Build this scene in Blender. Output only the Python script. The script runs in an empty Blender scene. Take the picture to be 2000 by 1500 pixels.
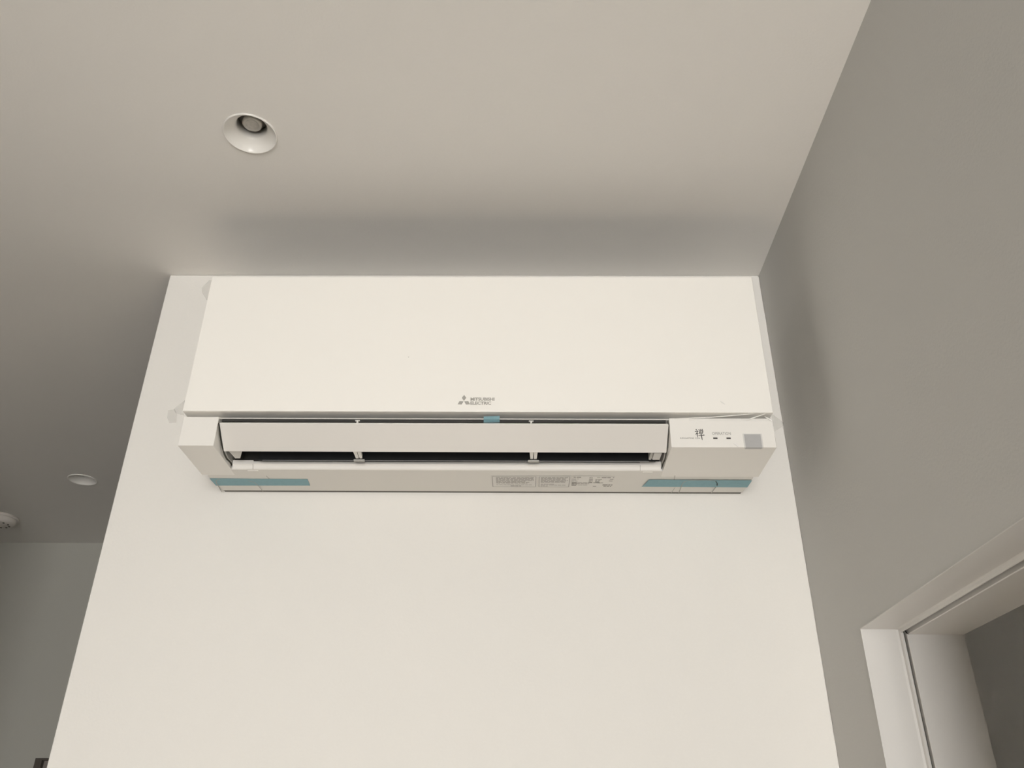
import bpy, bmesh, math, random
from mathutils import Vector, Matrix

random.seed(3)
scene = bpy.context.scene
COL = scene.collection

# ------------------------------------------------------------------ camera
cam_data = bpy.data.cameras.new('camera')
cam = bpy.data.objects.new('camera', cam_data)
COL.objects.link(cam)
cam_data.sensor_fit = 'HORIZONTAL'
cam_data.sensor_width = 36.0
cam_data.lens = 36.0 * 1661.07 / 2000.0
cam_data.clip_start = 0.02
cam_data.clip_end = 100
_p, _y, _r = 0.50897, -0.01385, 0.00911
F = Vector((math.sin(_y) * math.cos(_p), math.cos(_y) * math.cos(_p), math.sin(_p)))
R0 = Vector((math.cos(_y), -math.sin(_y), 0))
U0 = R0.cross(F)
R = R0 * math.cos(_r) + U0 * math.sin(_r)
U = R.cross(F)
m = Matrix((R, U, -F)).transposed().to_4x4()
m.translation = Vector((-0.45291, -1.32653, -0.97980))
cam.matrix_world = m
scene.camera = cam

# ------------------------------------------------------------------ world, lights, exposure
world = bpy.data.worlds.new('sky')
scene.world = world
world.use_nodes = True
world.node_tree.nodes['Background'].inputs[0].default_value = (0.80, 0.88, 1.0, 1)
world.node_tree.nodes['Background'].inputs[1].default_value = 0.25

FLOOR = -2.74
WIN = dict(x0=-0.74, x1=-0.05, z0=-2.62, z1=-0.42, y=-4.5)


def area(name, loc, rot, sx, sy, power, col):
    l = bpy.data.lights.new(name, 'AREA')
    l.shape = 'RECTANGLE'
    l.size, l.size_y = sx, sy
    l.energy = power
    l.color = col
    o = bpy.data.objects.new(name, l)
    o.location = loc
    o.rotation_euler = rot
    COL.objects.link(o)
    return o


# daylight standing in the window opening behind the camera
area('window_daylight', ((WIN['x0'] + WIN['x1']) / 2, WIN['y'] - 0.12, (WIN['z0'] + WIN['z1']) / 2),
     (math.radians(90), 0, 0), WIN['x1'] - WIN['x0'] - 0.1, WIN['z1'] - WIN['z0'] - 0.1, 102.0, (1.0, 0.98, 0.945))

# low sun added through a made-up neighbour window, so floor bounce lights the ceiling
sun_d = bpy.data.lights.new('fill_sun', 'SUN')
sun_d.energy = 195.0
sun_d.angle = math.radians(0.6)
sun_d.color = (1.0, 0.95, 0.86)
fill_sun = bpy.data.objects.new('fill_sun', sun_d)
_el = math.radians(36)
fill_sun.rotation_euler = Vector((-math.cos(_el), -0.012, -math.sin(_el))).to_track_quat('-Z', 'Y').to_euler()
COL.objects.link(fill_sun)

vs = scene.view_settings
vs.view_transform = 'Standard'
vs.look = 'None'
vs.exposure = 0.25
vs.gamma = 1.0
vs.use_curve_mapping = False


# ------------------------------------------------------------------ materials
def mat(name, col, rough=0.5, spec=0.5, bump=0.0, scale=300.0, var=0.0, metal=0.0, coat=0.0):
    M = bpy.data.materials.new(name)
    M.use_nodes = True
    nt = M.node_tree
    b = nt.nodes['Principled BSDF']
    b.inputs['Base Color'].default_value = (*col, 1)
    b.inputs['Roughness'].default_value = rough
    b.inputs['Specular IOR Level'].default_value = spec
    b.inputs['Metallic'].default_value = metal
    b.inputs['Coat Weight'].default_value = coat
    tc = nt.nodes.new('ShaderNodeTexCoord')
    n = nt.nodes.new('ShaderNodeTexNoise')
    n.inputs['Scale'].default_value = scale
    n.inputs['Detail'].default_value = 4
    nt.links.new(tc.outputs['Object'], n.inputs['Vector'])
    if bump:
        bp = nt.nodes.new('ShaderNodeBump')
        bp.inputs['Strength'].default_value = bump
        bp.inputs['Distance'].default_value = 0.001
        nt.links.new(n.outputs['Fac'], bp.inputs['Height'])
        nt.links.new(bp.outputs['Normal'], b.inputs['Normal'])
    if var:
        mx = nt.nodes.new('ShaderNodeMix')
        mx.data_type = 'RGBA'
        mx.inputs['A'].default_value = (*[c * (1 - var) for c in col], 1)
        mx.inputs['B'].default_value = (*[min(1, c * (1 + var)) for c in col], 1)
        nt.links.new(n.outputs['Fac'], mx.inputs['Factor'])
        nt.links.new(mx.outputs['Result'], b.inputs['Base Color'])
    return M


def film_mat(name, col, alpha, rough=0.15):
    M = mat(name, col, rough, 0.5, bump=0.35, scale=60)
    M.node_tree.nodes['Principled BSDF'].inputs['Alpha'].default_value = alpha
    return M


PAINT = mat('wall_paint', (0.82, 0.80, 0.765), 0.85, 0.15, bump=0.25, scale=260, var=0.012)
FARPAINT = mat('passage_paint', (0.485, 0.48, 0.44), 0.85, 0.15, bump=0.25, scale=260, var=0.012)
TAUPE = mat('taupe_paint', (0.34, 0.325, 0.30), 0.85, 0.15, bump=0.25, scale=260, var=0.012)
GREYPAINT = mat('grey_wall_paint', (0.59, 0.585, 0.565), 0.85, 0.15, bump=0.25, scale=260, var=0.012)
CEIL = mat('ceiling_paint', (0.80, 0.778, 0.745), 0.9, 0.1, bump=0.2, scale=240, var=0.012)
FLOORM = mat('wooden_floor', (0.12, 0.105, 0.088), 0.5, 0.4, bump=0.1, scale=20, var=0.15)
TRIM = mat('door_frame_lacquer', (0.70, 0.683, 0.66), 0.35, 0.4, var=0.01)
PLASTIC = mat('white_plastic', (0.82, 0.80, 0.765), 0.45, 0.3, var=0.006, scale=40)
FLAPPL = mat('flap_plastic', (0.74, 0.718, 0.69), 0.4, 0.3, var=0.006, scale=40)
BRPL = mat('bracket_plastic', (0.58, 0.565, 0.535), 0.4, 0.3, var=0.01)
BASEPL = mat('shaded_base_plastic', (0.72, 0.702, 0.665), 0.5, 0.3, var=0.006, scale=40)  # darkened plastic: underside shade is put into its colour
PANEL = mat('white_panel_plastic', (0.90, 0.878, 0.835), 0.35, 0.3, var=0.006, scale=30)
GREYPL = mat('grey_plastic', (0.42, 0.41, 0.385), 0.5, 0.3, var=0.03)
DARK = mat('black_plastic', (0.034, 0.033, 0.031), 0.45, 0.4, var=0.1)
VEDGE = mat('vane_edge_highlight', (0.22, 0.222, 0.225), 0.3, 0.5, var=0.05)
DARKV = mat('dark_vane_plastic', (0.03, 0.031, 0.033), 0.35, 0.5, var=0.1)
SEAM = mat('dark_seam', (0.10, 0.098, 0.085), 0.8, 0.1)
SEAML = mat('grey_seam', (0.40, 0.39, 0.36), 0.8, 0.1)
GAPSHADE = mat('rear_gap_shade', (0.17, 0.165, 0.15), 0.8, 0.1, var=0.05)
TAPE = mat('blue_tape', (0.215, 0.375, 0.42), 0.55, 0.3, bump=0.3, scale=140, var=0.10)
TAPED = mat('dark_blue_tape', (0.10, 0.20, 0.24), 0.6, 0.3, bump=0.3, scale=140, var=0.10)
GREYINK = mat('grey_ink', (0.40, 0.385, 0.355), 0.6, 0.2, var=0.03)
GREYINK2 = mat('dark_grey_ink', (0.27, 0.26, 0.24), 0.6, 0.2, var=0.03)
BLACKINK = mat('black_ink', (0.10, 0.095, 0.09), 0.6, 0.2, var=0.05)
LABELM = mat('label_paper', (0.70, 0.685, 0.655), 0.6, 0.2, var=0.02)
PRINT = mat('label_print', (0.36, 0.345, 0.325), 0.7, 0.1, var=0.15, scale=900)
SENSORE = mat('sensor_margin', (0.66, 0.65, 0.63), 0.35, 0.4)
SENSOR = mat('sensor_window', (0.44, 0.437, 0.437), 0.3, 0.4, var=0.05)
FILM = film_mat('clear_film', (0.55, 0.535, 0.505), 0.24)
FILMC = film_mat('clear_film_faint', (0.88, 0.86, 0.82), 0.07)
CREASE = mat('film_crease', (0.93, 0.92, 0.89), 0.16, 0.7, coat=0.6)
LAMPW = mat('downlight_enamel', (0.82, 0.80, 0.765), 0.28, 0.5, var=0.01)
BULB = mat('lamp_glass', (0.50, 0.48, 0.445), 0.15, 0.6, var=0.25, scale=160)
BULBB = mat('lamp_body', (0.20, 0.19, 0.17), 0.4, 0.4, var=0.05)
DETECT = mat('detector_plastic', (0.74, 0.70, 0.66), 0.5, 0.3, var=0.02)
DARKDOOR = mat('dark_door_wood', (0.10, 0.088, 0.075), 0.5, 0.4, bump=0.2, scale=40, var=0.15)
DARKDOOR2 = mat('door_leaf_wood', (0.27, 0.24, 0.22), 0.5, 0.4, bump=0.2, scale=40, var=0.1)
GLASS = mat('window_frame_white', (0.8, 0.79, 0.76), 0.4, 0.4)


# ------------------------------------------------------------------ helpers
def link(name, bm, material, parent=None, smooth=False, bevel=0.0, seg=2):
    bmesh.ops.recalc_face_normals(bm, faces=bm.faces)
    me = bpy.data.meshes.new(name)
    bm.to_mesh(me)
    bm.free()
    me.materials.append(material)
    o = bpy.data.objects.new(name, me)
    COL.objects.link(o)
    if parent:
        o.parent = parent
    if smooth:
        for p in me.polygons:
            p.use_smooth = True
    if bevel:
        b = o.modifiers.new('bevel', 'BEVEL')
        b.width = bevel
        b.segments = seg
        b.limit_method = 'ANGLE'
        b.angle_limit = math.radians(40)
    return o


def box(bm, x0, x1, y0, y1, z0, z1):
    v = [bm.verts.new((x, y, z)) for x in (x0, x1) for y in (y0, y1) for z in (z0, z1)]
    for f in ((0, 1, 3, 2), (4, 6, 7, 5), (0, 4, 5, 1), (2, 3, 7, 6), (0, 2, 6, 4), (1, 5, 7, 3)):
        bm.faces.new([v[i] for i in f])


def add_box(name, b, material, parent=None, bevel=0.0):
    bm = bmesh.new()
    box(bm, *b)
    return link(name, bm, material, parent, bevel=bevel)


def prism_x(name, prof, x0, x1, material, parent=None, bevel=0.0, smooth=False):
    """closed (y, z) profile extruded along x"""
    bm = bmesh.new()
    a = [bm.verts.new((x0, y, z)) for y, z in prof]
    b = [bm.verts.new((x1, y, z)) for y, z in prof]
    n = len(prof)
    bm.faces.new(a)
    bm.faces.new(b[::-1])
    for i in range(n):
        bm.faces.new((a[i], a[(i + 1) % n], b[(i + 1) % n], b[i]))
    return link(name, bm, material, parent, bevel=bevel, smooth=smooth)


def ribbon(bm, pts, w, nrm, t=0.0003):
    """thin solid strip along pts, lying in the plane with normal nrm; w is a width or a list"""
    nrm = Vector(nrm).normalized()
    pts = [Vector(p) for p in pts]
    ws = w if isinstance(w, (list, tuple)) else [w] * len(pts)
    rows = []
    for i, p in enumerate(pts):
        d = (pts[min(i + 1, len(pts) - 1)] - pts[max(i - 1, 0)]).normalized()
        s = d.cross(nrm).normalized() * ws[i] / 2
        rows.append([bm.verts.new(q) for q in (p - s, p + s, p + s + nrm * t, p - s + nrm * t)])
    for a, b in zip(rows, rows[1:]):
        for i in range(4):
            bm.faces.new((a[i], a[(i + 1) % 4], b[(i + 1) % 4], b[i]))
    bm.faces.new(rows[0][::-1])
    bm.faces.new(rows[-1])


def plate(bm, pts, nrm, t):
    """flat polygon pts thickened by t along nrm"""
    nrm = Vector(nrm).normalized() * t
    a = [bm.verts.new(Vector(p)) for p in pts]
    b = [bm.verts.new(Vector(p) + nrm) for p in pts]
    n = len(a)
    bm.faces.new(a)
    bm.faces.new(b[::-1])
    for i in range(n):
        bm.faces.new((a[i], a[(i + 1) % n], b[(i + 1) % n], b[i]))


def lathe(bm, prof, seg=48, closed=False):
    rings = []
    for r, z in prof:
        if r < 1e-6:
            rings.append([bm.verts.new((0, 0, z))] * seg)
        else:
            rings.append([bm.verts.new((r * math.cos(2 * math.pi * k / seg), r * math.sin(2 * math.pi * k / seg), z)) for k in range(seg)])
    pairs = list(zip(rings, rings[1:]))
    if closed:
        pairs.append((rings[-1], rings[0]))
    for a, b in pairs:
        for k in range(seg):
            f = []
            for v in (a[k], a[(k + 1) % seg], b[(k + 1) % seg], b[k]):
                if v not in f:
                    f.append(v)
            if len(f) > 2:
                bm.faces.new(f)


def empty(name, loc, label, cat, group=None):
    o = bpy.data.objects.new(name, None)
    o.empty_display_size = 0.05
    o.location = loc
    COL.objects.link(o)
    o['label'] = label
    o['category'] = cat
    if group:
        o['group'] = group
    return o


def struct(o, label=None):
    o['kind'] = 'structure'
    if label:
        o['label'] = label
    return o


# ------------------------------------------------------------------ the room
PIER_L = -1.13426
FARY = 1.611
LEFT = -2.75
BACK = WIN['y']
OP_Y0, OP_Y1, OP_Z = -0.1697, -0.87, -0.7073      # opening in the right wall
WT = 0.13                                         # its thickness
OTHER = 1.9                                       # far side of the room beyond

# floor
o = add_box('floor', (LEFT - 0.2, OTHER + 0.2, BACK - 0.25, FARY + 0.2, FLOOR - 0.15, FLOOR), FLOORM)
struct(o)

# the white wall that carries the air conditioner (end of a wall block)
bm = bmesh.new()
box(bm, PIER_L, 0.0, 0.0, FARY, FLOOR, 0.0)
struct(link('wall_front', bm, PAINT, bevel=0.002))

# wall at the end of the dim passage on the left, with a doorway
DX0, DX1, DZ = -2.0, -1.25, -0.7125
bm = bmesh.new()
box(bm, LEFT, DX0, FARY, FARY + 0.15, FLOOR, 0.0)
box(bm, DX1, PIER_L, FARY, FARY + 0.15, FLOOR, 0.0)
box(bm, DX0, DX1, FARY, FARY + 0.15, DZ, 0.0)
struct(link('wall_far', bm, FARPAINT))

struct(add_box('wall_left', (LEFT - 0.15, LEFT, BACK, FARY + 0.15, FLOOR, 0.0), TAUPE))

# block that narrows the room behind the camera
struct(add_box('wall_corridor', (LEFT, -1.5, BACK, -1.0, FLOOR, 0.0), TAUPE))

# right wall with the door opening
bm = bmesh.new()
box(bm, 0.0, WT, OP_Y0, FARY, FLOOR, 0.0)
box(bm, 0.0, WT, BACK - 0.2, OP_Y1, FLOOR, 0.0)
box(bm, 0.0, WT, OP_Y1, OP_Y0, OP_Z, 0.0)
bmesh.ops.remove_doubles(bm, verts=bm.verts, dist=1e-5)
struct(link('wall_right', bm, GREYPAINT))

# back wall behind the camera, with the window
bm = bmesh.new()
W0, W1, Z0, Z1 = WIN['x0'], WIN['x1'], WIN['z0'], WIN['z1']
box(bm, LEFT - 0.15, W0, BACK - 0.2, BACK, FLOOR, 0.0)
box(bm, W1, 0.0, BACK - 0.2, BACK, FLOOR, 0.0)
box(bm, W0, W1, BACK - 0.2, BACK, Z1, 0.0)
box(bm, W0, W1, BACK - 0.2, BACK, FLOOR, Z0)
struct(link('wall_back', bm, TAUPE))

# the dim room seen through the door opening
bm = bmesh.new()
NY0, NY1, NZ0, NZ1 = -0.89, -0.12, -1.05, -0.60          # made-up window, shaped to pass the added sunlight to the floor
box(bm, OTHER, OTHER + 0.1, BACK - 0.2, NY0, FLOOR, 0.0)
box(bm, OTHER, OTHER + 0.1, NY1, FARY + 0.1, FLOOR, 0.0)
box(bm, OTHER, OTHER + 0.1, NY0, NY1, FLOOR, NZ0)
box(bm, OTHER, OTHER + 0.1, NY0, NY1, NZ1, 0.0)
struct(link('wall_neighbour_side', bm, PAINT))
struct(add_box('wall_neighbour_far', (WT, OTHER, 0.95, 1.05, FLOOR, 0.0), PAINT))
struct(add_box('wall_neighbour_near', (WT, OTHER, BACK - 0.2, BACK - 0.1, FLOOR, 0.0), PAINT))

# ceiling with holes for the recessed downlights
LIGHTS = [(-0.8763, -0.3672), (-1.7668, 1.021)]
HOLE_R = 0.0393
bm = bmesh.new()
edges = []


def loop(pts):
    vs_ = [bm.verts.new(p) for p in pts]
    es = [bm.edges.new((vs_[i], vs_[(i + 1) % len(vs_)])) for i in range(len(vs_))]
    edges.extend(es)
    return vs_, es


cx0, cx1, cy0, cy1 = LEFT - 0.2, OTHER + 0.2, BACK - 0.25, FARY + 0.2
rect, _ = loop([(cx0, cy0, 0), (cx1, cy0, 0), (cx1, cy1, 0), (cx0, cy1, 0)])
holes = []
for lx, ly in LIGHTS:
    holes.append(loop([(lx + HOLE_R * math.cos(k * math.pi / 16), ly + HOLE_R * math.sin(k * math.pi / 16), 0) for k in range(32)])[0])
bmesh.ops.triangle_fill(bm, use_beauty=True, use_dissolve=False, edges=edges)
top = [bm.verts.new((v.co.x, v.co.y, 0.2)) for v in rect]
bm.faces.new(top)
for i in range(4):
    bm.faces.new((rect[i], rect[(i + 1) % 4], top[(i + 1) % 4], top[i]))
for h in holes:
    up = [bm.verts.new((v.co.x, v.co.y, 0.1)) for v in h]
    for i in range(32):
        bm.faces.new((h[i], h[(i + 1) % 32], up[(i + 1) % 32], up[i]))
    bm.faces.new(up)
struct(link('ceiling', bm, CEIL))

# window behind the camera: frame with a mullion
bm = bmesh.new()
t = 0.05
box(bm, W0, W0 + t, BACK - 0.09, BACK - 0.03, Z0, Z1)
box(bm, W1 - t, W1, BACK - 0.09, BACK - 0.03, Z0, Z1)
box(bm, W0 + t, W1 - t, BACK - 0.09, BACK - 0.03, Z0, Z0 + t)
box(bm, W0 + t, W1 - t, BACK - 0.09, BACK - 0.03, Z1 - t, Z1)
struct(link('window_1', bm, GLASS), 'white window frame in the wall behind the camera')


# door frame lining the opening in the right wall: casing, seal groove, jamb
def frame_profile_prism(name, prof, far, parent, material):
    """(x, inset) profile along the far jamb or along the head of the opening"""
    bm = bmesh.new()
    if far:
        a = [bm.verts.new((x, OP_Y0 - d, FLOOR)) for x, d in prof]
        b = [bm.verts.new((x, OP_Y0 - d, OP_Z - d)) for x, d in prof]
    else:
        a = [bm.verts.new((x, OP_Y0 - d, OP_Z - d)) for x, d in prof]
        b = [bm.verts.new((x, OP_Y1 + d, OP_Z - d)) for x, d in prof]
    n = len(prof)
    for i in range(n - 1):
        bm.faces.new((a[i], a[i + 1], b[i + 1], b[i]))
    return link(name, bm, material, parent)


door = empty('door_1', (0.06, OP_Y0, FLOOR), 'white door frame lining the opening in the right wall', 'door frame')
door['kind'] = 'structure'
del door['category']


def child(o, root):
    o.parent = root
    o.matrix_parent_inverse = Matrix.Translation(root.location).inverted()
    return o


def case(e):
    return [(-0.0006, 0.0), (-0.0006, 0.0012), (0.046, 0.0012), (0.0488, 0.0022), (0.0498, 0.0055), (0.0504, 0.0062), (e - 0.0002, 0.0062), (e, 0.0)]


P_GROOVE = [(0.0505, 0.0015), (0.0600, 0.0015)]

def jamb(e):
    return [(e, 0.0), (e, 0.0085), (e + 0.0008, 0.0095), (0.131, 0.0095), (0.131, 0.0)]


for far in (True, False):
    child(frame_profile_prism('side_casing' if far else 'head_casing', case(0.0535 if far else 0.0518), far, None, TRIM), door)
    child(frame_profile_prism('side_seal' if far else 'head_seal', P_GROOVE, far, None, SEAM), door)
    child(frame_profile_prism('side_jamb' if far else 'head_jamb', jamb(0.0562 if far else 0.0582), far, None, TRIM), door)

# dark door at the end of the passage
d2 = bpy.data.objects.new('door_2', None)
d2.location = ((DX0 + DX1) / 2, FARY, FLOOR)
COL.objects.link(d2)
struct(d2, 'dark brown door at the end of the dim passage on the left')
bm = bmesh.new()
box(bm, DX0, DX0 + 0.022, FARY - 0.006, FARY + 0.1, FLOOR, DZ)
box(bm, DX1 - 0.022, DX1, FARY - 0.006, FARY + 0.1, FLOOR, DZ)
box(bm, DX0 + 0.022, DX1 - 0.022, FARY - 0.006, FARY + 0.1, DZ - 0.006, DZ)
child(link('door_frame', bm, DARKDOOR), d2)
child(add_box('door_leaf', (DX0 + 0.022, DX1 - 0.022, FARY + 0.01, FARY + 0.05, FLOOR + 0.005, DZ - 0.006), DARKDOOR2), d2)

# ------------------------------------------------------------------ air conditioner
AC = empty('air_conditioner', (-0.5213, 0, -0.45),
           'white split air conditioner on the front wall under the ceiling, outlet flap open', 'air conditioner')


def ac(o, label=None):
    child(o, AC)
    if label:
        o['label'] = label
    return o


def sub(o, parent, label=None):
    # parent already hangs under AC with an inverse of the same offset: keep the local frame
    o.parent = parent
    if label:
        o['label'] = label
    return o


XL, XR = -0.9632, -0.0788        # overall width
IL, IR = -0.9095, -0.2335        # the air outlet between the end covers
ZB = -0.450                      # underside
bm = bmesh.new()
box(bm, XL + 0.0025, XR - 0.0025, -0.1715, 0.0, -0.3975, -0.1495)
ac(link('housing', bm, PLASTIC, bevel=0.002))
ac(add_box('rear_chassis', (XL + 0.006, XR - 0.006, -0.1520, 0.0, -0.4030, -0.3975), PLASTIC))
panel = ac(add_box('front_panel', (XL - 0.0006, XR + 0.0002, -0.1955, -0.1720, -0.3962, -0.1472), PANEL, bevel=0.0012))
# intake grille on top: dark mesh bed with slats across it
ac(add_box('intake_bed', (XL + 0.02, XR - 0.02, -0.1680, -0.0100, -0.1498, -0.1488), DARK))
for k in range(14):
    y = -0.1640 + k * 0.0115
    ac(add_box('intake_slat', (XL + 0.02, XR - 0.02, y, y + 0.0022, -0.1490, -0.1472), GREYPL))


# end covers: lower corner blocks beside the outlet
def end_cover(x0, x1, inner):
    prof = [(-0.188, -0.4022), (-0.188, ZB), (-0.0770, ZB), (-0.0770, -0.4005), (-0.1550, -0.4005), (-0.1550, -0.4022)]
    return ac(prism_x('end_cover', prof, x0, x1, PLASTIC, bevel=0.0009))


cover_l = end_cover(XL + 0.0002, IL, IL)
cover_r = end_cover(IR, XR - 0.0002, IR)
ac(add_box('cover_step', (XL + 0.0010, IL - 0.0006, -0.1790, -0.1700, -0.4022, -0.3985), PLASTIC, bevel=0.0006))
cover_r['label'] = 'right end cover with the operation lights'

# base along the wall, a little narrower than the covers
prof = [(-0.0985, ZB + 0.0002), (-0.1003, -0.4496), (-0.1018, -0.4482), (-0.1026, -0.4462), (-0.1036, -0.4443),
        (-0.1050, -0.4431), (-0.1058, -0.4427), (-0.1056, -0.4385), (-0.1000, -0.4360), (-0.0985, -0.4005), (-0.0985, -0.4005)]
prof = prof[:-1]
lip = ac(prism_x('outlet_lip', prof, IL + 0.0035, IR - 0.0035, PLASTIC, smooth=False, bevel=0.0))
bm = bmesh.new()
# base plate: tapered towards the wall
pts = [(-0.9545, -0.0985), (-0.9545, -0.0600), (-0.9530, -0.0065), (-0.0882, -0.0065), (-0.0866, -0.0600), (-0.0866, -0.0985)]
lo = [bm.verts.new((x, y, ZB + 0.0002 + (0.0020 if y > -0.01 else 0))) for x, y in pts]
hi = [bm.verts.new((x, y, -0.4005)) for x, y in pts]
bm.faces.new(lo)
bm.faces.new(hi[::-1])
for i in range(6):
    bm.faces.new((lo[i], lo[(i + 1) % 6], hi[(i + 1) % 6], hi[i]))
base = ac(link('base', bm, BASEPL, bevel=0.0008))

# lip end sleeves, with their small catches
for xa, xb, ca, cb in ((IL + 0.0030, -0.8745, -0.885, -0.868), (-0.2690, IR - 0.0030, -0.2645, -0.2485)):
    s = ac(prism_x('lip_sleeve', [(y - 0.0009, z - 0.0007) for y, z in prof[1:7]] + [(-0.1068, -0.437), (-0.099, -0.437)], xa, xb, PLASTIC))
    bm = bmesh.new()
    box(bm, ca, cb, -0.0962, -0.0940, ZB - 0.0005, ZB + 0.0008)
    ac(link('catch', bm, PLASTIC, bevel=0.0003))

    bm = bmesh.new()
    xs_ = xb if xa < -0.5 else xa
    ribbon(bm, [(xs_, y - 0.0010, z - 0.0008) for y, z in prof[1:7]], 0.0006, (0, -0.8, -0.6), 0.0002)
    ac(link('sleeve_seam', bm, SEAML))
# dark strip added for the shadow gap between base and wall
ac(add_box('rear_gap_strip', (-0.9500, -0.0900, -0.0060, 0.0, -0.4474, -0.4405), GAPSHADE))

# trim strip over the outlet
ac(add_box('trim_strip', (IL, IR, -0.1868, -0.1842, -0.4044, -0.4031), PLASTIC, bevel=0.0004))

# dark air duct (liner) behind the flap
bm = bmesh.new()
box(bm, IL + 0.004, IR - 0.004, -0.1840, -0.0990, -0.4080, -0.4034)
box(bm, IL + 0.004, IR - 0.004, -0.1020, -0.0990, -0.4360, -0.4080)
ac(link('air_duct', bm, DARK))
# inner dark vane, edge highlight painted as a paler strip, seen below the flap
ac(prism_x('inner_vane', [(-0.1205, -0.4428), (-0.1192, -0.4433), (-0.1080, -0.4160), (-0.1100, -0.4150)], -0.8620, -0.2470, DARKV))
ac(prism_x('inner_vane_edge', [(-0.1208, -0.4429), (-0.1196, -0.4436), (-0.1190, -0.4431), (-0.1204, -0.4424)], -0.8560, -0.2570, VEDGE))
ac(prism_x('upper_inner_vane', [(-0.1780, -0.4105), (-0.1765, -0.4118), (-0.1500, -0.4125), (-0.1500, -0.4100)], -0.9020, -0.2410, DARKV))


# duct side cheeks with a curved front and the dark gap beside them
def cheek(x0, x1, curve, name, material, extra=0.0):
    prof = [(y + extra, z) for y, z in curve] + [(-0.099, -0.4460), (-0.099, -0.4060)]
    return ac(prism_x(name, prof, x0, x1, material))


CURVE = [(-0.1860, -0.4105), (-0.1725, -0.4235), (-0.1575, -0.4335), (-0.1405, -0.4410), (-0.1275, -0.4428), (-0.1155, -0.4412), (-0.1050, -0.4412), (-0.1020, -0.4425)]
cheek(IL + 0.0010, IL + 0.0030, CURVE, 'duct_cheek', GREYPL, 0.003)
cheek(IR - 0.0030, IR - 0.0010, CURVE, 'duct_cheek', GREYPL, 0.003)
for xx, nx_ in ((IL, 1), (IR, -1)):
    bm = bmesh.new()
    ribbon(bm, [(xx + nx_ * 0.0002, y - 0.0004, z - 0.0016) for y, z in CURVE], [0.0026, 0.0030, 0.0030, 0.0028, 0.0024, 0.0024, 0.0026, 0.0030], (nx_, 0, 0), 0.0007)
    ac(link('duct_gap', bm, SEAM))


# the open flap (horizontal air vane)
FT, FB = Vector((0, -0.1930, -0.4158)), Vector((0, -0.1553, -0.4447))
dv = (FB - FT).normalized()
nv = Vector((0, dv.z, -dv.y))            # out of the face, forward and down
if nv.y > 0:
    nv = -nv
th = -nv * 0.0042
c = [FT, FB, FB + th, FT + th]
flap = ac(prism_x('air_flap', [(q.y, q.z) for q in c], -0.9053, -0.2355, FLAPPL, bevel=0.0010), 'white hinged outlet flap, tilted open')
# scuffs on the flap's right half
SCUFF = mat('scuff_mark', (0.66, 0.64, 0.60), 0.6, 0.2)
for (p, q) in (((-0.4108, -0.1836, -0.4223), (-0.4053, -0.1762, -0.4281)), ((-0.3309, -0.1885, -0.4185), (-0.3190, -0.1798, -0.4253)), ((-0.3500, -0.1716, -0.4316), (-0.3440, -0.1730, -0.4305))):
    p, q = Vector(p) + nv * 0.0001, Vector(q) + nv * 0.0001
    bm = bmesh.new()
    ribbon(bm, [p, p.lerp(q, 0.5), q], [0.0004, 0.0011, 0.0004], nv, 0.00008)
    sub(link('scuff', bm, SCUFF), flap)

# hinge arms between flap and inner vane: two prongs on a foot
for x in (-0.7045, -0.4355):
    bm = bmesh.new()
    for dx in (-0.0032, 0.0034):
        v = []
        for (yy, zz, w) in ((-0.1545, -0.4400, 0.0062), (-0.1265, -0.4424, 0.0042)):
            for s in (-1, 1):
                for up in (0.0, 0.006):
                    v.append(bm.verts.new((x + dx * (1.0 if yy < -0.15 else 0.85) + s * w / 2, yy, zz + up)))
        bmesh.ops.convex_hull(bm, input=v)
    ac(link('hinge_arm', bm, PLASTIC))
    bm = bmesh.new()
    box(bm, x - 0.0085, x + 0.0085, -0.1262, -0.1212, -0.4462, -0.4432)
    ac(link('hinge_foot', bm, GREYPL, bevel=0.0006))
# the pins that show above the flap
for x in (-0.7000, -0.4395):
    bm = bmesh.new()
    box(bm, x - 0.0012, x + 0.0012, -0.1880, -0.1840, -0.4152, -0.4080)
    box(bm, x - 0.0035, x + 0.0035, -0.1880, -0.1850, -0.4082, -0.4070)
    ac(link('flap_pin', bm, PLASTIC))
# pivot brackets at both ends of the flap
bm = bmesh.new()
v = [bm.verts.new((x, y, z)) for x, y, z in ((-0.9015, -0.1500, -0.440), (-0.8790, -0.1500, -0.440), (-0.8960, -0.1270, -0.4435), (-0.8885, -0.1270, -0.4435),
                                             (-0.9015, -0.1500, -0.432), (-0.8790, -0.1500, -0.432), (-0.8960, -0.1270, -0.4355), (-0.8885, -0.1270, -0.4355))]
bmesh.ops.convex_hull(bm, input=v)
ac(link('pivot_bracket', bm, BRPL, bevel=0.0008))
bm = bmesh.new()
box(bm, -0.2535, -0.2410, -0.1500, -0.1260, -0.4432, -0.4300)
ac(link('pivot_bracket', bm, BRPL, bevel=0.0015))
bm = bmesh.new()
box(bm, -0.2585, -0.2540, -0.1500, -0.1250, -0.4425, -0.4300)
ac(link('pivot_bracket', bm, GREYPL, bevel=0.0010))


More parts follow.
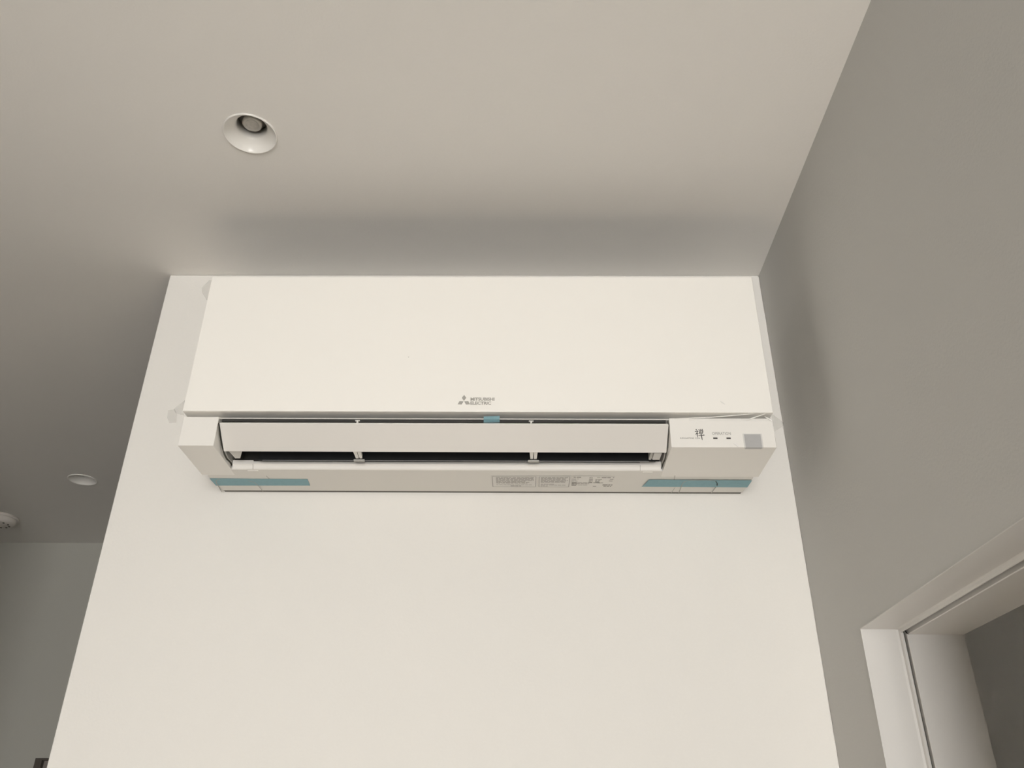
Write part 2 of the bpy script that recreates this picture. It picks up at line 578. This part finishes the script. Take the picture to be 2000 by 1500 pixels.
# ---- lettering and emblem on the panel
def text_mesh(name, body, w, h, x, y, z, material, parent, embolden=0.0, spacing=1.0, label=None):
    cu = bpy.data.curves.new(name, 'FONT')
    cu.body = body
    cu.size = 1.0
    cu.offset = embolden
    cu.space_character = spacing
    cu.resolution_u = 3
    tmp = bpy.data.objects.new(name + '_tmp', cu)
    COL.objects.link(tmp)
    dg = bpy.context.evaluated_depsgraph_get()
    me = bpy.data.meshes.new_from_object(tmp.evaluated_get(dg))
    bpy.data.objects.remove(tmp)
    bpy.data.curves.remove(cu)
    xs = [v.co.x for v in me.vertices]
    ys = [v.co.y for v in me.vertices]
    x0, x1, y0, y1 = min(xs), max(xs), min(ys), max(ys)
    for v in me.vertices:
        v.co = Vector((x + (v.co.x - x0) / (x1 - x0) * w, y, z + (v.co.y - y0) / (y1 - y0) * h))
    me.materials.clear()
    me.materials.append(material)
    me.name = name
    o = bpy.data.objects.new(name, me)
    COL.objects.link(o)
    sub(o, parent, label)
    return o


PY = -0.1955 - 0.00025
lw = 0.0362
text_mesh('lettering', 'MITSUBISHI', lw, 0.0056, -0.5310, PY, -0.3778, GREYINK, panel, 0.04, 0.96, 'grey upper line of lettering')
text_mesh('lettering', 'ELECTRIC', lw * 0.865, 0.0056, -0.5310, PY, -0.3846, GREYINK, panel, 0.04, 0.96, 'grey lower line of lettering')
# three lozenges meeting in one point
ec, s = Vector((-0.5408, PY, -0.3785)), 0.0060
for k in range(3):
    a = math.radians(90 + 120 * k)
    d1 = Vector((math.cos(a - math.radians(33)), 0, math.sin(a - math.radians(33)))) * s * 1.02
    d2_ = Vector((math.cos(a + math.radians(33)), 0, math.sin(a + math.radians(33)))) * s * 1.02
    off = (d1 + d2_) * 0.05
    bm = bmesh.new()
    plate(bm, [ec + off, ec + off + d1, ec + off + d1 + d2_, ec + off + d2_], (0, 1, 0), 0.0002)
    sub(link('emblem_lozenge', bm, GREYINK), panel)

bm = bmesh.new()
box(bm, -0.6302, -0.6287, PY, PY + 0.0002, -0.3017, -0.3009)
sub(link('speck', bm, GREYINK), panel)

# ---- marks on the right end cover
CY = -0.188 - 0.00025
text_mesh('lettering', 'OPERATION', 0.0275, 0.0044, -0.1716, CY, -0.4299, GREYINK2, cover_r, 0.0, 1.05, 'small grey word over the two indicator windows')
text_mesh('lettering', 'KIRIGAMINE', 0.0205, 0.0022, -0.2196, CY, -0.4365, BLACKINK, cover_r, -0.004, 1.1, 'tiny dark lettering left of the written character')
text_mesh('lettering', 'ZEN', 0.0065, 0.0022, -0.1972, CY, -0.4365, BLACKINK, cover_r, -0.004, 1.1)
for x in (-0.1708, -0.1513):
    bm = bmesh.new()
    box(bm, x, x + 0.0064, CY, CY + 0.0006, -0.4366, -0.4340)
    sub(link('indicator_window', bm, BLACKINK, bevel=0.0006), cover_r)
# brush-written character (left radical and right body, drawn stroke by stroke)
bm = bmesh.new()
kx, kz, kw, kh = -0.1972, -0.4375, 0.0130, 0.0172
ST = [([(0.17, 0.98), (0.27, 0.90)], [.10, .06]),
      ([(0.03, 0.76), (0.22, 0.79), (0.40, 0.83)], [.06, .07, .05]),
      ([(0.38, 0.82), (0.24, 0.62), (0.04, 0.45)], [.08, .07, .03]),
      ([(0.24, 0.64), (0.25, 0.40), (0.25, 0.22)], [.08, .08, .05]),
      ([(0.30, 0.60), (0.40, 0.52)], [.06, .08]),
      ([(0.48, 0.97), (0.55, 0.88)], [.05, .08]),
      ([(0.66, 1.00), (0.70, 0.90)], [.05, .08]),
      ([(0.92, 1.00), (0.82, 0.87)], [.08, .04]),
      ([(0.52, 0.82), (0.54, 0.66), (0.56, 0.50)], [.06, .07, .06]),
      ([(0.52, 0.82), (0.74, 0.85), (0.94, 0.87)], [.05, .06, .07]),
      ([(0.94, 0.87), (0.91, 0.70), (0.86, 0.54)], [.09, .08, .05]),
      ([(0.56, 0.67), (0.72, 0.69), (0.88, 0.71)], [.04, .05, .04]),
      ([(0.57, 0.52), (0.72, 0.54), (0.87, 0.56)], [.05, .05, .05]),
      ([(0.36, 0.34), (0.70, 0.38), (1.08, 0.42)], [.06, .07, .09]),
      ([(0.70, 0.84), (0.72, 0.45), (0.75, 0.12), (0.77, -0.06)], [.06, .08, .08, .04])]
for i, (pts, ws) in enumerate(ST):
    ribbon(bm, [(kx + px * kw, CY + 0.0002 - i * 0.000008, kz + pz * kh) for px, pz in pts], [w * kw * 1.3 for w in ws], (0, -1, 0), 0.00004)
sub(link('brush_character', bm, BLACKINK), cover_r, 'dark brush-written character')['kind'] = 'stuff'

# translucent grey receiver window wrapped over the lower edge
prof = [(-0.1882, -0.4290), (-0.1884, -0.4290), (-0.1886, -0.4503), (-0.1828, -0.4504), (-0.1828, -0.4502), (-0.1880, -0.4500)]
rw = ac(prism_x('receiver_window', prof, -0.1248, -0.1006, SENSOR), 'grey translucent receiver window on the right end cover')

sub(prism_x('receiver_margin', [(-0.1881, -0.4278), (-0.18825, -0.4278), (-0.18835, -0.4502), (-0.1838, -0.45025), (-0.1838, -0.4501), (-0.1880, -0.4500)], -0.1268, -0.0986, SENSORE), rw)

# ---- blue tapes
def tape(pts, z, name, label, material=TAPE):
    bm = bmesh.new()
    plate(bm, [(x, y, z) for x, y in pts], (0, 0, -1), 0.00035)
    return ac(link(name, bm, material), label)


zt = ZB - 0.0002
tape([(-0.9548, -0.0640), (-0.7976, -0.0620), (-0.7990, -0.0360), (-0.9540, -0.0345)], zt, 'blue_tape', 'blue tape strip on the left of the underside')
tape([(-0.2505, -0.0650), (-0.0862, -0.0640), (-0.0872, -0.0355), (-0.2585, -0.0365), (-0.2555, -0.0440)], zt, 'blue_tape', 'blue tape strip on the right of the underside')
bm = bmesh.new()
x0, x1 = -0.5108, -0.4868
plate(bm, [(x0, -0.1870, -0.4000), (x1, -0.1870, -0.3990), (x1, -0.1872, -0.4046), (x0, -0.1872, -0.4050)], (0, -1, 0), 0.0004)
plate(bm, [(x0, -0.1870, -0.4050), (x1, -0.1870, -0.4046), (x1, -0.1800, -0.4098), (x0, -0.1800, -0.4102)], (0, 0, -1), 0.0004)
ac(link('blue_tape', bm, TAPE), 'small blue tape tab under the front panel, over the outlet')

# ---- knock-out seams in the underside
def seam(pts, w, material):
    bm = bmesh.new()
    ribbon(bm, [(x, y, ZB - 0.0006) for x, y in pts], w, (0, 0, -1), 0.0001)
    ac(link('knockout_seam', bm, material))


seam([(-0.9383, -0.0640), (-0.9470, -0.0560), (-0.9495, -0.0460), (-0.9525, -0.0080)], 0.0012, SEAML)
seam([(-0.8604, -0.0760), (-0.8585, -0.0640)], 0.0009, SEAML)
seam([(-0.8960, -0.0560), (-0.8865, -0.0490), (-0.8840, -0.0300), (-0.8829, -0.0100)], 0.0010, SEAML)
seam([(-0.1942, -0.0100), (-0.1948, -0.0500), (-0.1925, -0.0590), (-0.1860, -0.0645), (-0.1560, -0.0655), (-0.1440, -0.0610), (-0.1390, -0.0520), (-0.1378, -0.0420)], 0.0011, SEAML)
seam([(-0.1440, -0.0610), (-0.1390, -0.0520), (-0.1378, -0.0430)], 0.0014, SEAM)
seam([(-0.1385, -0.0360), (-0.1405, -0.0100)], 0.0012, SEAML)
seam([(-0.2119, -0.0840), (-0.2105, -0.0660)], 0.0008, SEAML)
seam([(-0.2040, -0.0340), (-0.2065, -0.0100)], 0.0008, SEAML)

# ---- rating labels under the unit
def label(x0, x1, framed, rows, name_label):
    y0, y1 = -0.0780, -0.0325
    l = ac(add_box('rating_label', (x0, x1, y0, y1, ZB - 0.0004, ZB - 0.0001), LABELM if framed else BASEPL), name_label)
    zz = ZB - 0.00041
    if framed:
        bm = bmesh.new()
        k = 0.0018
        ins = 0.0016
        for a, b in (((x0 + ins, y0 + ins), (x1 - ins, y0 + ins)), ((x1 - ins, y0 + ins), (x1 - ins, y1 - ins)),
                     ((x1 - ins, y1 - ins), (x0 + ins, y1 - ins)), ((x0 + ins, y1 - ins), (x0 + ins, y0 + ins))):
            ribbon(bm, [(*a, zz), (*b, zz)], 0.0011, (0, 0, -1), 0.00006)
        sub(link('label_border', bm, PRINT), l)
    bm = bmesh.new()
    for fy, fx0, fx1, h in rows:
        y = y0 + (y1 - y0) * fy
        xa, xb = x0 + (x1 - x0) * fx0, x0 + (x1 - x0) * fx1
        x = xa
        while x < xb - 0.001:
            w = min(random.uniform(0.003, 0.009), xb - x)
            ribbon(bm, [(x, y, zz), (x + w, y, zz)], h, (0, 0, -1), 0.00006)
            x += w + random.uniform(0.0006, 0.0014)
    p = sub(link('label_print', bm, PRINT), l, 'illegible fine print')
    p['kind'] = 'stuff'


label(-0.5019, -0.4292, True, [(0.12 + 0.085 * i, 0.10, 0.93 if i < 4 else random.uniform(0.70, 0.95), 0.0024) for i in range(7)] +
      [(0.78, 0.10, 0.9, 0.0018), (0.88, 0.42, 0.68, 0.0028)], 'left framed label with grey fine print')
label(-0.4270, -0.3755, True, [(0.12 + 0.085 * i, 0.08, random.uniform(0.82, 0.95), 0.0024) for i in range(6)] + [(0.70, 0.08, 0.5, 0.002), (0.80, 0.08, 0.9, 0.002), (0.88, 0.08, 0.35, 0.002)],
      'middle framed label with grey fine print')
label(-0.3725, -0.3060, False, [(0.08, 0.02, 0.22, 0.0042), (0.09, 0.40, 0.48, 0.003), (0.09, 0.58, 0.66, 0.002), (0.09, 0.69, 0.92, 0.004), (0.09, 0.96, 0.99, 0.003)] +
      [(0.22 + 0.1 * i, 0.0, random.uniform(0.10, 0.16), 0.002) for i in range(7)] + [(0.22 + 0.1 * i, 0.40, 0.49, 0.003) for i in range(4)] +
      [(0.27 + 0.1 * i, 0.55, random.uniform(0.66, 0.74), 0.0026) for i in range(4)] + [(0.57, 0.0, 0.75, 0.0026), (0.66, 0.0, 0.42, 0.0022), (0.78, 0.0, 0.38, 0.002),
                                                                                      (0.25, 0.90, 0.98, 0.003), (0.40, 0.88, 0.97, 0.003), (0.76, 0.75, 0.99, 0.005), (0.88, 0.52, 0.60, 0.003), (0.88, 0.78, 0.97, 0.004)],
      'right label without a border, dark heading and fine print')


# ---- clear protective film and tape left on the unit
def film(name, pts, material, label, thick=0.00015, nrm=(0, -1, 0)):
    bm = bmesh.new()
    plate(bm, pts, nrm, thick)
    return ac(link(name, bm, material), label)


film('clear_tape', [(-0.9630, -0.187, -0.3700), (-0.9655, -0.189, -0.3740), (-0.9800, -0.190, -0.3905), (-0.9760, -0.188, -0.3965), (-0.9640, -0.186, -0.3990)], FILM, 'clear tape folded out at the lower left corner of the panel')
film('clear_tape', [(-0.9878, -0.190, -0.3930), (-0.9780, -0.190, -0.3905), (-0.9735, -0.189, -0.3985), (-0.9725, -0.188, -0.4120), (-0.9825, -0.188, -0.4130), (-0.9868, -0.189, -0.4050)], FILM, 'loose end of clear tape hanging at the lower left corner')
film('clear_tape', [(-0.9632, -0.188, -0.1500), (-0.9700, -0.189, -0.1500), (-0.9790, -0.190, -0.1660), (-0.9770, -0.190, -0.1755), (-0.9632, -0.188, -0.1950)], FILM, 'clear tape sticking out at the upper left corner of the panel')
film('clear_tape', [(-0.0794, -0.187, -0.3950), (-0.0765, -0.188, -0.3965), (-0.0640, -0.189, -0.4095), (-0.0650, -0.189, -0.4150), (-0.0794, -0.186, -0.4240)], FILM, 'clear tape sticking out at the right end beside the wall')

# wrinkled clear film over the right end: a bridging sheet with raised creases
bm = bmesh.new()
nx, nz = 26, 8
grid = []
for j in range(nz + 1):
    row = []
    for i in range(nx + 1):
        u, v = i / nx, j / nz
        x = -0.2040 + u * 0.1230
        z = -0.3966 - v * 0.0110
        y = -0.1950 + v * 0.0062 + 0.0011 * math.sin(9 * u + 5 * v) * math.sin(math.pi * v) * math.sin(math.pi * min(1, u * 1.2))
        y = min(y, -0.1886)
        row.append(bm.verts.new((x, y, z)))
    grid.append(row)
for j in range(nz):
    for i in range(nx):
        bm.faces.new((grid[j][i], grid[j][i + 1], grid[j + 1][i + 1], grid[j + 1][i]))
sheet = ac(link('clear_film', bm, FILMC, smooth=True), 'wrinkled clear film over the right end of the panel gap')
for pts, ws in (([(-0.2250, -0.1891, -0.4034), (-0.1700, -0.1895, -0.4014), (-0.1350, -0.1915, -0.3990), (-0.1070, -0.1935, -0.3973)], [.0006, .0014, .0015, .0006]),
                ([(-0.1190, -0.1892, -0.4058), (-0.1090, -0.1896, -0.4026), (-0.0985, -0.1915, -0.3995), (-0.0900, -0.1930, -0.3972)], [.0012, .0018, .0014, .0005]),
                ([(-0.0905, -0.1894, -0.4000), (-0.0850, -0.1894, -0.4035), (-0.0805, -0.1892, -0.4070)], [.0005, .0020, .0014]),
                ([(-0.1560, -0.1959, -0.3770), (-0.1530, -0.1961, -0.3798), (-0.1490, -0.1959, -0.3830)], [.0006, .0018, .0008]),
                ([(-0.1425, -0.1884, -0.4432), (-0.1385, -0.1887, -0.4462), (-0.1350, -0.1884, -0.4492)], [.0006, .0020, .0018])):
    bm = bmesh.new()
    rows = []
    vp = [Vector(p) for p in pts]
    for i, p in enumerate(vp):
        d = (vp[min(i + 1, len(vp) - 1)] - vp[max(i - 1, 0)]).normalized()
        n_ = Vector((0, -1, 0))
        s_ = d.cross(n_).normalized()
        rows.append([bm.verts.new(p + s_ * (ws[i] / 2 * math.cos(a)) + n_ * (ws[i] * 0.45 * math.sin(a))) for a in [math.pi * k / 6 for k in range(7)]])
    for ra, rb in zip(rows, rows[1:]):
        for k in range(6):
            bm.faces.new((ra[k], ra[k + 1], rb[k + 1], rb[k]))
    ac(link('film_crease', bm, CREASE, smooth=True), 'glossy raised crease of clear film')

# ------------------------------------------------------------------ ceiling fittings
def downlight(loc, label):
    root = empty('downlight', loc, label, 'downlight', 'recessed ceiling downlights')
    bm = bmesh.new()
    lathe(bm, [(0.0398, 0.0010), (0.0415, 0.0000), (0.0417, -0.0014), (0.0411, -0.0025), (0.0401, -0.0029), (0.0393, -0.0024), (0.0380, -0.0002), (0.0358, 0.0028), (0.0330, 0.0058),
               (0.0298, 0.0086), (0.0268, 0.0110), (0.0246, 0.0130), (0.0236, 0.0148), (0.0233, 0.0170), (0.0233, 0.0320), (0.0250, 0.0320), (0.0252, 0.0180), (0.0300, 0.0120)], 64)
    link('trim_ring', bm, LAMPW, root, smooth=True)
    bm = bmesh.new()
    lathe(bm, [(0.0232, 0.0420), (0.0232, 0.0330), (0.0, 0.0330)], 32)
    link('lamp_holder', bm, BULBB, root, smooth=True)
    bm = bmesh.new()
    lathe(bm, [(0.0, 0.0200), (0.0030, 0.0192), (0.0060, 0.0200), (0.0095, 0.0196), (0.0100, 0.0185), (0.0136, 0.0182), (0.0150, 0.0192), (0.0154, 0.0220), (0.0135, 0.0340)], 40)
    link('bulb', bm, BULB, root, smooth=True)
    return root


downlight((LIGHTS[0][0], LIGHTS[0][1], 0), 'near round white recessed downlight in the bright ceiling, above the air conditioner')
downlight((LIGHTS[1][0], LIGHTS[1][1], 0), 'far round recessed downlight in the shaded ceiling of the passage')

sd = empty('smoke_detector', (-2.185, 1.345, 0), 'round pale smoke detector on the shaded ceiling at the left frame edge', 'smoke detector')
bm = bmesh.new()
lathe(bm, [(0.0, 0.0), (0.052, 0.0), (0.054, -0.002), (0.054, -0.007), (0.052, -0.009), (0.0, -0.009)], 48)
link('base', bm, DETECT, sd)
bm = bmesh.new()
lathe(bm, [(0.047, -0.009), (0.046, -0.018), (0.042, -0.024), (0.034, -0.027), (0.0, -0.028)], 48)
body = link('body', bm, DETECT, sd, smooth=True)
for k in range(10):
    a = 2 * math.pi * k / 10
    bm = bmesh.new()
    bmesh.ops.create_circle(bm, cap_ends=True, segments=12, radius=0.0034)
    r = bmesh.ops.extrude_face_region(bm, geom=list(bm.faces))
    bmesh.ops.translate(bm, vec=(0, 0, 0.002), verts=[e for e in r['geom'] if isinstance(e, bmesh.types.BMVert)])
    bmesh.ops.translate(bm, vec=(0.030 * math.cos(a), 0.030 * math.sin(a), -0.0284), verts=bm.verts)
    link('vent_hole', bm, SEAM, body)
